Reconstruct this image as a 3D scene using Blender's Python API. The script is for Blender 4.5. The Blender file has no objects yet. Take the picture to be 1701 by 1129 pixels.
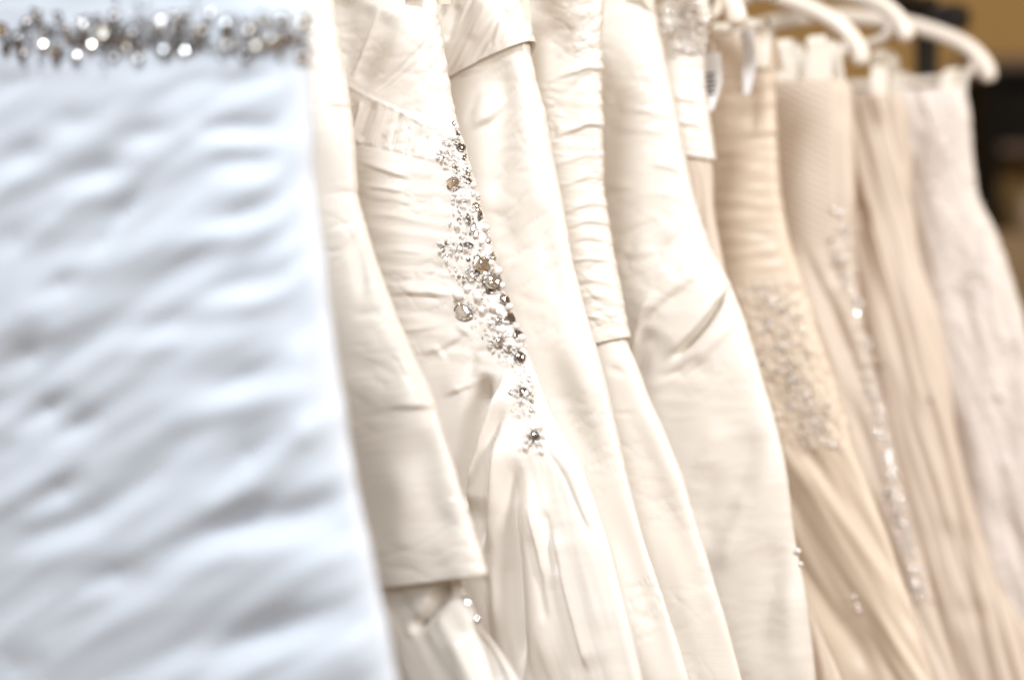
import bpy, math, random
import numpy as np
from mathutils import Vector, Matrix

random.seed(4)
RNG = np.random.default_rng(11)
SC = bpy.context.scene
COL = SC.collection

# ------------------------------------------------------------------ camera, world, lamps, exposure
CAM_Z = 1.45
LENS = 66.0
FPX = 1701 * LENS / 36.0            # focal length in photograph pixels
CU, CV = 850.5, 564.5
cam = bpy.data.cameras.new('camera'); cam.lens = LENS; cam.sensor_width = 36.0
cam.clip_start = 0.02; cam.clip_end = 60
cam.dof.use_dof = True; cam.dof.focus_distance = 1.285; cam.dof.aperture_fstop = 2.3
cam.dof.aperture_blades = 0
camo = bpy.data.objects.new('camera', cam); COL.objects.link(camo)
camo.location = (0, 0, CAM_Z); camo.rotation_euler = (math.radians(90), 0, 0)
SC.camera = camo

world = bpy.data.worlds.new('World'); SC.world = world; world.use_nodes = True
bg = world.node_tree.nodes['Background']
bg.inputs[0].default_value = (1.0, 0.68, 0.38, 1); bg.inputs[1].default_value = 0.16

def area(name, loc, target, size, power, color, sy=None):
    l = bpy.data.lights.new(name, 'AREA'); l.energy = power; l.color = color
    l.shape = 'RECTANGLE'; l.size = size; l.size_y = sy or size
    o = bpy.data.objects.new(name, l); COL.objects.link(o)
    o.location = loc
    d = Vector(target) - Vector(loc)
    o.rotation_euler = d.to_track_quat('-Z', 'Y').to_euler()
    return o
area('window_light', (-1.9, -0.5, 2.35), (-0.2, 1.0, 1.40), 1.1, 17.0, (0.68, 0.84, 1.0), 1.2)
area('ceiling_light', (-0.36, 0.12, 2.95), (0.05, 1.35, 1.40), 0.40, 23.0, (0.91, 0.955, 1.0), 0.45)
area('front_fill', (0.05, -0.95, 2.45), (0.1, 1.3, 1.40), 0.6, 6.5, (0.95, 0.975, 1.0), 0.6)  # added fill above the camera, brightens the shaded dress fronts; no window there
area('shop_light', (1.45, 0.25, 2.30), (0.30, 1.55, 1.40), 0.6, 20.0, (1.0, 0.965, 0.93), 0.6)
area('back_room_light', (1.6, 1.6, 3.2), (1.2, 3.6, 1.6), 0.5, 8.0, (1.0, 0.76, 0.46))

SC.view_settings.view_transform = 'Standard'; SC.view_settings.look = 'None'
SC.view_settings.gamma = 1.0; SC.view_settings.use_curve_mapping = False
SC.view_settings.exposure = 0.65
SC.render.engine = 'CYCLES'
SC.cycles.use_denoising = True
SC.cycles.max_bounces = 10; SC.cycles.diffuse_bounces = 6

# ------------------------------------------------------------------ materials
def nodes_of(name):
    m = bpy.data.materials.new(name); m.use_nodes = True
    nt = m.node_tree
    return m, nt, nt.nodes['Principled BSDF']

def satin(name, col, rough=0.42, slub=0.12, weave=0.08, sheen=0.15, spec=0.35, lace=0.0, sheer=0.0, col2=None, slubscale=(14, 14, 520)):
    m, nt, b = nodes_of(name)
    N = nt.nodes; L = nt.links
    tc = N.new('ShaderNodeTexCoord')
    mp = N.new('ShaderNodeMapping'); mp.inputs['Scale'].default_value = slubscale
    L.new(tc.outputs['Object'], mp.inputs['Vector'])
    n1 = N.new('ShaderNodeTexNoise'); n1.inputs['Scale'].default_value = 1.0; n1.inputs['Detail'].default_value = 3
    L.new(mp.outputs[0], n1.inputs['Vector'])
    n2 = N.new('ShaderNodeTexNoise'); n2.inputs['Scale'].default_value = 900; n2.inputs['Detail'].default_value = 2
    L.new(tc.outputs['Object'], n2.inputs['Vector'])
    n3 = N.new('ShaderNodeTexNoise'); n3.inputs['Scale'].default_value = 22; n3.inputs['Detail'].default_value = 3
    L.new(tc.outputs['Object'], n3.inputs['Vector'])
    b1 = N.new('ShaderNodeBump'); b1.inputs['Strength'].default_value = slub; b1.inputs['Distance'].default_value = 0.0006
    L.new(n1.outputs['Fac'], b1.inputs['Height'])
    b2 = N.new('ShaderNodeBump'); b2.inputs['Strength'].default_value = weave; b2.inputs['Distance'].default_value = 0.0004
    L.new(n2.outputs['Fac'], b2.inputs['Height']); L.new(b1.outputs[0], b2.inputs['Normal'])
    last = b2
    if lace > 0:
        v = N.new('ShaderNodeTexVoronoi'); v.inputs['Scale'].default_value = 75; v.feature = 'SMOOTH_F1'
        L.new(tc.outputs['Object'], v.inputs['Vector'])
        n4 = N.new('ShaderNodeTexNoise'); n4.inputs['Scale'].default_value = 130; n4.inputs['Detail'].default_value = 3
        L.new(tc.outputs['Object'], n4.inputs['Vector'])
        ad = N.new('ShaderNodeMath'); ad.operation = 'ADD'
        L.new(v.outputs['Distance'], ad.inputs[0]); L.new(n4.outputs['Fac'], ad.inputs[1])
        b3 = N.new('ShaderNodeBump'); b3.inputs['Strength'].default_value = lace; b3.inputs['Distance'].default_value = 0.0025
        L.new(ad.outputs[0], b3.inputs['Height']); L.new(b2.outputs[0], b3.inputs['Normal'])
        last = b3
    L.new(last.outputs[0], b.inputs['Normal'])
    mix = N.new('ShaderNodeMix'); mix.data_type = 'RGBA'
    mix.inputs['A'].default_value = (*col, 1)
    c2 = col2 or tuple(c * k for c, k in zip(col, (0.965, 0.955, 0.94)))
    mix.inputs['B'].default_value = (*c2, 1)
    L.new(n3.outputs['Fac'], mix.inputs['Factor'])
    L.new(mix.outputs['Result'], b.inputs['Base Color'])
    rr = N.new('ShaderNodeMapRange'); rr.inputs['To Min'].default_value = rough - 0.06; rr.inputs['To Max'].default_value = rough + 0.08
    L.new(n1.outputs['Fac'], rr.inputs['Value']); L.new(rr.outputs[0], b.inputs['Roughness'])
    b.inputs['Specular IOR Level'].default_value = spec
    b.inputs['Sheen Weight'].default_value = sheen; b.inputs['Sheen Roughness'].default_value = 0.4
    if sheer > 0:
        tr = N.new('ShaderNodeBsdfTranslucent'); tr.inputs['Color'].default_value = (col[0], col[1] * 0.88, col[2] * 0.70, 1)
        ms = N.new('ShaderNodeMixShader'); ms.inputs[0].default_value = sheer
        L.new(b.outputs[0], ms.inputs[1]); L.new(tr.outputs[0], ms.inputs[2])
        L.new(ms.outputs[0], N['Material Output'].inputs['Surface'])
    return m

def simple(name, col, rough=0.5, metal=0.0, spec=0.5, noise=0.0, scale=40, coat=0.0, bump=0.0):
    m, nt, b = nodes_of(name)
    N = nt.nodes; L = nt.links
    b.inputs['Roughness'].default_value = rough; b.inputs['Metallic'].default_value = metal
    b.inputs['Specular IOR Level'].default_value = spec; b.inputs['Coat Weight'].default_value = coat
    tc = N.new('ShaderNodeTexCoord'); n = N.new('ShaderNodeTexNoise'); n.inputs['Scale'].default_value = scale; n.inputs['Detail'].default_value = 4
    L.new(tc.outputs['Object'], n.inputs['Vector'])
    mix = N.new('ShaderNodeMix'); mix.data_type = 'RGBA'
    mix.inputs['A'].default_value = (*[min(1, c * (1 + noise)) for c in col], 1)
    mix.inputs['B'].default_value = (*[c * (1 - noise) for c in col], 1)
    L.new(n.outputs['Fac'], mix.inputs['Factor']); L.new(mix.outputs['Result'], b.inputs['Base Color'])
    if bump:
        bp = N.new('ShaderNodeBump'); bp.inputs['Strength'].default_value = bump; bp.inputs['Distance'].default_value = 0.002
        L.new(n.outputs['Fac'], bp.inputs['Height']); L.new(bp.outputs[0], b.inputs['Normal'])
    return m

M = {}
M['window_tinted_white_satin'] = satin('window_tinted_white_satin', (0.62, 0.665, 0.73), rough=0.35, slub=0.05, weave=0.05, spec=0.5)  # white satin; part of the window's blue cast is mixed into the base colour
M['ivory_satin'] = satin('ivory_satin', (0.87, 0.83, 0.775), rough=0.32, slub=0.08, sheer=0.14, spec=0.5)
M['ivory_taffeta'] = satin('ivory_taffeta', (0.875, 0.84, 0.795), rough=0.33, slub=0.16, weave=0.14, sheer=0.14, spec=0.5)
M['pale_taffeta'] = satin('pale_taffeta', (0.86, 0.815, 0.755), rough=0.34, slub=0.2, weave=0.14, sheer=0.14, spec=0.5)
M['champagne_satin'] = satin('champagne_satin', (0.74, 0.625, 0.50), rough=0.36, slub=0.1, sheer=0.15, spec=0.45)
M['champagne_organza'] = satin('champagne_organza', (0.78, 0.68, 0.58), rough=0.5, slub=0.12, sheen=0.3, sheer=0.22)
M['white_lace'] = satin('white_lace', (0.86, 0.80, 0.755), rough=0.6, slub=0.1, sheen=0.3, lace=0.4, sheer=0.15)
M['ribbon'] = satin('ribbon', (0.82, 0.77, 0.68), rough=0.4, slub=0.2)
M['thread'] = simple('thread', (0.80, 0.75, 0.67), 0.6, noise=0.05)
M['crystal'] = simple('crystal', (0.88, 0.86, 0.84), 0.04, metal=0.93, noise=0.05, scale=300)
M['smoky_crystal'] = simple('smoky_crystal', (0.42, 0.38, 0.36), 0.05, metal=0.95, noise=0.1, scale=300)
M['champagne_crystal'] = simple('champagne_crystal', (0.84, 0.75, 0.64), 0.05, metal=0.93, noise=0.1, scale=300)
M['pewter'] = simple('pewter', (0.28, 0.25, 0.23), 0.25, metal=1.0, noise=0.2, scale=300)
M['pearl'] = simple('pearl', (0.84, 0.78, 0.75), 0.18, spec=0.6, noise=0.03, coat=0.5)
M['clear_bead'] = simple('clear_bead', (0.84, 0.82, 0.81), 0.08, metal=0.18, noise=0.15, scale=400, coat=0.6)
M['hanger_plastic'] = simple('hanger_plastic', (0.80, 0.72, 0.63), 0.3, noise=0.03, scale=20)
M['chrome'] = simple('chrome', (0.7, 0.68, 0.65), 0.15, metal=1.0, noise=0.05)
M['black_metal'] = simple('black_metal', (0.015, 0.013, 0.012), 0.35, noise=0.2)
M['wall_paint'] = simple('wall_paint', (0.42, 0.26, 0.09), 0.8, noise=0.10, scale=2.5, bump=0.1)
M['dark_wood'] = simple('dark_wood', (0.10, 0.05, 0.025), 0.45, noise=0.3, scale=14)
M['black_wood'] = simple('black_wood', (0.008, 0.007, 0.006), 0.7, spec=0.1, noise=0.3, scale=14)
M['tan_wood'] = simple('tan_wood', (0.26, 0.17, 0.08), 0.5, noise=0.3, scale=9)
M['vase_glaze'] = simple('vase_glaze', (0.35, 0.24, 0.15), 0.35, noise=0.15, scale=20)
M['floor_wood'] = simple('floor_wood', (0.32, 0.21, 0.12), 0.45, noise=0.2, scale=5)
M['paper'] = simple('paper', (0.82, 0.80, 0.80), 0.7, noise=0.02)
M['print_ink'] = simple('print_ink', (0.16, 0.14, 0.15), 0.6, noise=0.4, scale=250)

# ------------------------------------------------------------------ helpers
def raw_mesh(name, V, F, mats, mi=None, smooth=True):
    """V (n,3) array, F list of index tuples or (m,4) array"""
    me = bpy.data.meshes.new(name)
    if isinstance(F, np.ndarray):
        n = len(F); k = F.shape[1]
        me.vertices.add(len(V)); me.vertices.foreach_set('co', np.asarray(V, np.float32).ravel())
        me.loops.add(n * k); me.loops.foreach_set('vertex_index', F.astype(np.int32).ravel())
        me.polygons.add(n); me.polygons.foreach_set('loop_start', np.arange(0, n * k, k, dtype=np.int32))
        me.update(calc_edges=True)
    else:
        me.from_pydata([tuple(map(float, v)) for v in V], [], [tuple(int(i) for i in f) for f in F])
    for m in (mats if isinstance(mats, (list, tuple)) else [mats]): me.materials.append(m)
    if mi is not None: me.polygons.foreach_set('material_index', np.asarray(mi, np.int32))
    me.polygons.foreach_set('use_smooth', np.full(len(me.polygons), bool(smooth)))
    me.update()
    return me

def obj(name, me, parent=None):
    o = bpy.data.objects.new(name, me); COL.objects.link(o)
    if parent: o.parent = parent
    return o

def empty(name, loc=(0, 0, 0), rz=0.0, parent=None):
    o = bpy.data.objects.new(name, None); COL.objects.link(o); o.empty_display_size = 0.05
    o.location = loc; o.rotation_euler = (0, 0, rz)
    if parent: o.parent = parent
    return o

def tag(o, label=None, cat=None, group=None, kind=None):
    if label: o['label'] = label
    if cat: o['category'] = cat
    if group: o['group'] = group
    if kind: o['kind'] = kind
    return o

class MB:
    """mesh collector"""
    def __init__(s): s.V = []; s.F = []; s.mi = []
    def add(s, V, F, m=0):
        b = len(s.V); s.V += [tuple(v) for v in V]; s.F += [tuple(i + b for i in f) for f in F]; s.mi += [m] * len(F)
    def box(s, c, h, m=0, bev=0.0):
        x, y, z = h
        if bev <= 0:
            V = [(c[0] + i * x, c[1] + j * y, c[2] + k * z) for i in (-1, 1) for j in (-1, 1) for k in (-1, 1)]
            F = [(0, 1, 3, 2), (4, 6, 7, 5), (0, 4, 5, 1), (2, 3, 7, 6), (0, 2, 6, 4), (1, 5, 7, 3)]
            s.add(V, F, m); return
        import bmesh
        bm = bmesh.new(); bmesh.ops.create_cube(bm, size=2)
        for v in bm.verts: v.co = Vector((c[0] + v.co.x * x, c[1] + v.co.y * y, c[2] + v.co.z * z))
        bmesh.ops.bevel(bm, geom=bm.edges[:], offset=bev, segments=2, affect='EDGES')
        bm.verts.index_update()
        s.add([v.co[:] for v in bm.verts], [[v.index for v in f.verts] for f in bm.faces], m); bm.free()
    def tube(s, pts, r, n=10, m=0, flat=1.0, cap=True):
        P = [Vector(p) for p in pts]; R = r if isinstance(r, (list, tuple)) else [r] * len(P)
        up = Vector((0, 1, 0)); V = []; F = []
        for i, p in enumerate(P):
            t = (P[min(i + 1, len(P) - 1)] - P[max(i - 1, 0)]).normalized()
            a = up - t * up.dot(t)
            if a.length < 1e-3: a = Vector((1, 0, 0)) - t * t.x
            a.normalize(); b = t.cross(a)
            for k in range(n):
                an = 2 * math.pi * k / n
                V.append(p + a * (math.cos(an) * R[i] * flat) + b * (math.sin(an) * R[i]))
        for i in range(len(P) - 1):
            for k in range(n):
                k2 = (k + 1) % n
                F.append((i * n + k, i * n + k2, (i + 1) * n + k2, (i + 1) * n + k))
        if cap:
            F.append(tuple(range(n))[::-1]); F.append(tuple((len(P) - 1) * n + k for k in range(n)))
        s.add(V, F, m)
    def lathe(s, prof, c=(0, 0, 0), n=20, m=0):
        V = []; F = []
        for r, z in prof:
            for k in range(n):
                a = 2 * math.pi * k / n; V.append((c[0] + r * math.cos(a), c[1] + r * math.sin(a), c[2] + z))
        for i in range(len(prof) - 1):
            for k in range(n):
                k2 = (k + 1) % n; F.append((i * n + k, i * n + k2, (i + 1) * n + k2, (i + 1) * n + k))
        s.add(V, F, m)
    def mesh(s, name, mats, smooth=True): return raw_mesh(name, s.V, s.F, mats, s.mi, smooth)

def bez(p, n=12):
    """smooth curve through points (Catmull-Rom)"""
    P = [Vector(q) for q in p]; out = []
    for i in range(len(P) - 1):
        a = P[max(i - 1, 0)]; b = P[i]; c = P[i + 1]; d = P[min(i + 2, len(P) - 1)]
        for k in range(n):
            t = k / n
            out.append(0.5 * ((2 * b) + (c - a) * t + (2 * a - 5 * b + 4 * c - d) * t * t + (3 * b - a - 3 * c + d) * t ** 3))
    out.append(P[-1]); return out

# value noise -------------------------------------------------------
_G = RNG.random((256, 256)) * 2 * math.pi
_GX, _GY = np.cos(_G), np.sin(_G)
def vnoise(x, y):
    xi = np.floor(x).astype(int); yi = np.floor(y).astype(int)
    fx = x - xi; fy = y - yi
    sx = fx * fx * fx * (fx * (fx * 6 - 15) + 10); sy = fy * fy * fy * (fy * (fy * 6 - 15) + 10)
    def g(i, j, dx, dy):
        a = (xi + i) & 255; b = (yi + j) & 255
        return _GX[a, b] * dx + _GY[a, b] * dy
    return 1.45 * ((g(0, 0, fx, fy) * (1 - sx) + g(1, 0, fx - 1, fy) * sx) * (1 - sy) + (g(0, 1, fx, fy - 1) * (1 - sx) + g(1, 1, fx - 1, fy - 1) * sx) * sy)
def fbm(x, y, o=3):
    r = 0; a = 1.0; t = 0
    for k in range(o):
        r = r + a * vnoise(x * 2 ** k + 17.3 * k, y * 2 ** k + 9.1 * k); t += a; a *= 0.5
    return r / t
def aniso(u, v, ang, la, lc, o=2, seed=0.0):
    """noise stretched along a direction (degrees; + rises to the right in the picture)"""
    c, s = math.cos(math.radians(ang)), math.sin(math.radians(ang))
    al = u * c - v * s; ac = u * s + v * c
    return fbm(al / la + seed, ac / lc + seed * 1.7, o)
def crease(u, v, ang, la, lc, o=2, seed=0.0):
    return 1 - 2 * np.abs(aniso(u, v, ang, la, lc, o, seed)) ** 0.8

def smooth01(x): x = np.clip(x, 0, 1); return x * x * (3 - 2 * x)

def seg_dist(u, v, poly):
    best = np.full(u.shape, 1e9); side = np.zeros(u.shape); par = np.zeros(u.shape)
    P = np.array(poly, float); L = np.hypot(*(P[1:] - P[:-1]).T); cum = np.concatenate([[0], np.cumsum(L)]); T = cum[-1]
    for i in range(len(P) - 1):
        d = P[i + 1] - P[i]; l = max(L[i], 1e-6)
        t = np.clip(((u - P[i, 0]) * d[0] + (v - P[i, 1]) * d[1]) / l ** 2, 0, 1)
        dx = u - (P[i, 0] + t * d[0]); dy = v - (P[i, 1] + t * d[1]); q = np.hypot(dx, dy)
        m = q < best
        best = np.where(m, q, best); side = np.where(m, (dx * -d[1] + dy * d[0]) / l, side); par = np.where(m, (cum[i] + t * l) / T, par)
    return best, side, par
def densify(poly):
    if len(poly) < 3: return poly
    return [(q.x, q.y) for q in bez([(a, b, 0) for a, b in poly], 5)]
def stroke(u, v, poly, w, amp, taper=0.3):
    """soft ridge (+) or valley (-) along a line; w in photo pixels, amp in mm"""
    d, s, p = seg_dist(u, v, densify(poly))
    tp = smooth01(np.minimum(p, 1 - p) / max(taper * 1.4, 0.2))
    k = 1.2 if w < 8 else 1.55
    return amp * (0.9 if w < 8 else 0.75) * 1e-3 * np.exp(-(d / (w * k)) ** 2) * tp
def tuck(u, v, poly, w, ext, amp, taper=0.45):
    """overlapping fold: raised on one side (below, for a line drawn left to right), falling away sharply at the line"""
    d, s, p = seg_dist(u, v, densify(poly))
    tp = smooth01(np.minimum(p, 1 - p) / max(taper, 0.12)) ** 1.3
    ww = w * 1.35
    return 1.45 * amp * 1e-3 * smooth01(s / ww * 0.5 + 0.5) * np.exp(-(np.maximum(s, 0) / ext) ** 1.2) * tp

def wrinkle(u, v, ang, scale=1.0, seed=0.0):
    """sparse sharp creases of crisp taffeta, metres"""
    a = 1 - np.abs(aniso(u, v, ang, 95 * scale, 30 * scale, 2, seed)) * 2.6
    b = 1 - np.abs(aniso(u, v, ang - 38, 80 * scale, 34 * scale, 2, seed + 4.4)) * 2.6
    m = smooth01(aniso(u, v, 0, 120 * scale, 110 * scale, 1, seed + 8.8) * 1.4 + 0.5)
    return -0.0010 * m * (np.maximum(a, 0) ** 3 + 0.7 * np.maximum(b, 0) ** 3)

# ------------------------------------------------------------------ rack frame: pixel <-> place
TH = math.atan(0.8)
RX, RY = math.sin(TH), math.cos(TH)         # rail direction, receding to the right
NX, NY = math.cos(TH), -math.sin(TH)        # across the rail, towards the aisle
EC = ((825 - CU) / FPX * 1.25, 1.25)
C0 = (EC[0] - 0.23 * NX, EC[1] - 0.23 * NY)  # rail point above the beaded dress
RAIL_Z = 0.398                               # above camera height
ROT = -TH

def rail_t(u, depth):
    ex, ey = (u - CU) / FPX * depth, depth
    return (ex - C0[0]) * RX + (ey - C0[1]) * RY

def pix_to_local(P, u, v):
    """where the sight line of a pixel meets the hanging plane of a dress at P: (across, z above camera)"""
    ux = (u - CU) / FPX
    d = (P[0] * RX + P[1] * RY) / (ux * RX + RY)
    return (ux * d - P[0]) * NX + (d - P[1]) * NY, (CV - v) / FPX * d

def local_to_pix(P, X, Y, Z):
    wx = P[0] + X * NX + Y * RX; wy = P[1] + X * NY + Y * RY
    return CU + FPX * wx / wy, CV - FPX * Z / wy

class Dress:
    def __init__(s, name, u450, depth, label, offset=0.0):
        t = rail_t(u450, depth); s.t = t; s.off = offset
        s.P = (C0[0] + t * RX + offset * NX, C0[1] + t * RY + offset * NY)
        s.root = empty(name, (s.P[0], s.P[1], 0.0), ROT)
        tag(s.root, label, 'dress', 'wedding dresses hanging on the rack')
        s.grids = []

HEM_Z = 0.05 - CAM_Z

def layer(D, name, edge, top, bot, mat, disp=None, thick=0.038, nz=300, na=150, amax=1.3, top_slope=0.0, bot_slope=0.0,
          lip_bot=True, lip_top=True, flare=0.5, tipfold=0.0, thick_low=None, parent=None, keep=True, hemwave=0.0):
    """one cloth layer of a dress. edge: silhouette polyline in photo pixels; top/bot: photo v at the edge (bot None = to the floor)"""
    P = D.P
    e = np.array(edge, float)
    vv = np.linspace(e[0, 1], e[-1, 1], 260); uu = np.interp(vv, e[:, 1], e[:, 0])
    ss, zz = pix_to_local(P, uu, vv)
    k = np.ones(7) / 7
    ssm = np.convolve(np.pad(ss, 3, 'edge'), k, 'valid')
    def w_of(z):
        r = np.interp(-z, -zz, ssm)
        lo = z < zz[-1]
        sl = (ssm[-1] - ssm[-25]) / (zz[-25] - zz[-1])
        return np.where(lo, ssm[-1] + sl * flare * (zz[-1] - z), r)
    ztop = float(np.interp(top, vv, zz)); 
    if top < vv[0]: ztop = zz[0] + (vv[0] - top) / FPX * P[1]
    zbot = HEM_Z if bot is None else float(np.interp(bot, vv, zz))
    # rows
    if bot is None:
        zlow = -0.40
        zr = np.concatenate([np.linspace(ztop, zlow, nz), np.linspace(zlow, HEM_Z, 46)[1:]])
    else:
        zr = np.linspace(ztop, zbot, nz)
    fr = (ztop - zr) / (ztop - zbot)
    a = np.concatenate([np.linspace(0, amax, na), np.linspace(amax, math.pi, 34)[1:], np.linspace(math.pi, 2 * math.pi - 0.45, 40)[1:], np.linspace(2 * math.pi - 0.45, 2 * math.pi, 16)[1:-1]])
    A, FR = np.meshgrid(a, fr)
    Zr = np.repeat(zr[:, None], len(a), 1)
    W0 = w_of(Zr)
    X0 = W0 * np.cos(A)
    inset = W0 - X0
    Z = Zr - top_slope * np.minimum(inset, 0.25) * np.clip(1 - FR * 3, 0, 1) - bot_slope * np.minimum(inset, 0.25) * np.clip(FR * 3 - 2, 0, 1)
    W = w_of(Z)
    low = np.clip((-0.30 - Z) / 0.9, 0, 1)
    TK = thick + (0 if thick_low is None else (thick_low - thick)) * np.clip((0.12 - Z) / 0.4, 0, 1) + 0.012 * low
    X = W * np.cos(A); Y = -TK * np.sin(A)
    nx = np.cos(A) / np.maximum(W, 0.05); ny = -np.sin(A) / TK
    ln = np.hypot(nx, ny); nx /= ln; ny /= ln
    U, V = local_to_pix(P, X, Y, Z)
    H = np.zeros_like(X)
    if disp is not None:
        h = disp(U, V, X, Z)
        wgt = np.where(A <= math.pi, 1.0, smooth01((A - (2 * math.pi - 0.7)) / 0.7))
        wgt = wgt * (1 - smooth01((-0.33 - Z) / 0.12))
        H += h * wgt
    # skirt flutes low down, seen only from elsewhere
    H += low * 0.010 * np.sin(A * 14 + 3 * np.sin(A * 3 + D.t * 20) + D.t * 50)
    # back of the dress
    bk = np.where(A > math.pi, np.minimum(1, np.minimum(A - math.pi, 2 * math.pi - A) / 0.5), 0)
    H += bk * 0.003 * fbm(X * 40 + D.t * 9, Z * 6, 3)
    X = X + nx * H; Y = Y + ny * H
    if tipfold: pass
    rows_X = [X]; rows_Y = [Y]; rows_Z = [Z]
    if lip_bot:
        for ins, up in ((0.0010, 0.0005), (0.0028, 0.0025), (0.0060, 0.010)):
            rows_X.append(X[-1:] - nx[-1:] * ins); rows_Y.append(Y[-1:] - ny[-1:] * ins); rows_Z.append(Z[-1:] + up)
    if lip_top:
        for ins, dn in ((0.0012, 0.0005), (0.004, 0.003), (0.0075, 0.018)):
            rows_X.insert(0, X[:1] - nx[:1] * ins); rows_Y.insert(0, Y[:1] - ny[:1] * ins); rows_Z.insert(0, Z[:1] - dn)
    XX = np.concatenate(rows_X); YY = np.concatenate(rows_Y); ZZ = np.concatenate(rows_Z)
    m, n = XX.shape
    verts = np.stack([XX, YY, ZZ + CAM_Z], -1).reshape(-1, 3)
    idx = np.arange(m * n).reshape(m, n)
    i0 = idx[:-1]; i1 = idx[1:]
    F = np.stack([i0, i1, np.roll(i1, -1, 1), np.roll(i0, -1, 1)], -1).reshape(-1, 4)
    me = raw_mesh(name, verts, F, M[mat])
    o = obj(name, me, parent or D.root)
    if keep:
        nd = np.sum(a <= amax + 0.01)
        g = (X[:, :nd], Y[:, :nd], Z[:, :nd])
        gu, gv = local_to_pix(P, *g)
        D.grids.append((gu, gv, g))
    return o

def on_surface(D, u, v, gi=None):
    """point and normal of the cloth (dress frame, real z) where the photo shows pixel u, v"""
    best = None
    for k, (gu, gv, g) in enumerate(D.grids):
        if gi is not None and k != gi: continue
        d = (gu - u) ** 2 + (gv - v) ** 2
        i, j = np.unravel_index(np.argmin(d), d.shape)
        dep = g[1][i, j]
        sc = d[i, j] + (0 if d[i, j] < 30 else 1e4)
        if best is None or sc < best[0] - 25: best = (sc, g, i, j)
    _, g, i, j = best
    X, Y, Z = g
    i0, i1 = max(i - 3, 0), min(i + 3, X.shape[0] - 1); j0, j1 = max(j - 3, 0), min(j + 3, X.shape[1] - 1)
    p = Vector((X[i, j], Y[i, j], Z[i, j] + CAM_Z))
    du = Vector((X[i, j1] - X[i, j0], Y[i, j1] - Y[i, j0], Z[i, j1] - Z[i, j0]))
    dv = Vector((X[i1, j] - X[i0, j], Y[i1, j] - Y[i0, j], Z[i1, j] - Z[i0, j]))
    nrm = dv.cross(du)
    if nrm.length < 1e-12: nrm = Vector((0, -1, 0))
    nrm.normalize()
    if nrm.y > 0.3 or (nrm.y > 0 and nrm.x < 0): nrm = -nrm
    return p, nrm

# gem library --------------------------------------------------------
def brilliant(n=8, oval=1.0, cup=True):
    """faceted stone in a little claw cup, radius 1, sits on z=0"""
    V = []; F = []; mi = []
    def ring(r, z, off=0.0):
        b = len(V)
        for k in range(n):
            a = 2 * math.pi * (k + off) / n; V.append((r * math.cos(a), r * math.sin(a) * oval, z))
        return b
    def band(a, b, half, m):
        for k in range(n):
            k2 = (k + 1) % n
            F.append((a + k, a + k2, b + k)); F.append((a + k2, b + k2, b + k)); mi.extend((m, m))
    g = ring(1.0, 0.42); c1 = ring(0.82, 0.68, 0.5); c4 = ring(0.58, 0.82); tb = ring(0.30, 0.90, 0.5)
    band(g, c1, 0, 0); band(c1, c4, 0, 0); band(c4, tb, 0, 0)
    F.append(tuple(tb + k for k in range(n))); mi.append(0)
    if cup:
        c2 = ring(1.10, 0.46); c3 = ring(1.12, 0.05); 
        for k in range(n):
            k2 = (k + 1) % n
            F.append((c3 + k, c3 + k2, c2 + k2, c2 + k)); mi.append(1)
            F.append((c2 + k, c2 + k2, g + k2, g + k)); mi.append(1)
    else:
        c3 = ring(0.6, 0.0)
        for k in range(n):
            k2 = (k + 1) % n; F.append((c3 + k, c3 + k2, g + k2, g + k)); mi.append(0)
    return V, F, mi
def marquise():
    V = []; F = []; mi = []; n = 10
    def ring(r, z):
        b = len(V)
        for k in range(n):
            a = 2 * math.pi * k / n; x = math.cos(a); V.append((r * x, r * 0.46 * math.sin(a) * (1 - 0.35 * abs(x)), z))
        return b
    c3 = ring(1.08, 0.03); c2 = ring(1.08, 0.26); g = ring(0.98, 0.26); tb = ring(0.55, 0.48)
    for lo, hi, m in ((c3, c2, 1), (c2, g, 1), (g, tb, 0)):
        for k in range(n):
            k2 = (k + 1) % n; F.append((lo + k, lo + k2, hi + k2, hi + k)); mi.append(m)
    F.append(tuple(tb + k for k in range(n))); mi.append(0)
    return V, F, mi
def sphere(n=10, m=7):
    V = [(0, 0, 0.0)]; F = []
    for i in range(1, m):
        th = math.pi * i / m
        for k in range(n):
            a = 2 * math.pi * k / n; V.append((math.sin(th) * math.cos(a), math.sin(th) * math.sin(a), 1 - math.cos(th)))
    V.append((0, 0, 2.0)); L = len(V) - 1
    for k in range(n): F.append((0, 1 + (k + 1) % n, 1 + k)); F.append((L, 1 + (m - 2) * n + k, 1 + (m - 2) * n + (k + 1) % n))
    for i in range(m - 2):
        for k in range(n):
            k2 = (k + 1) % n; F.append((1 + i * n + k, 1 + i * n + k2, 1 + (i + 1) * n + k2, 1 + (i + 1) * n + k))
    return V, F
GEM = {}
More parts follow.
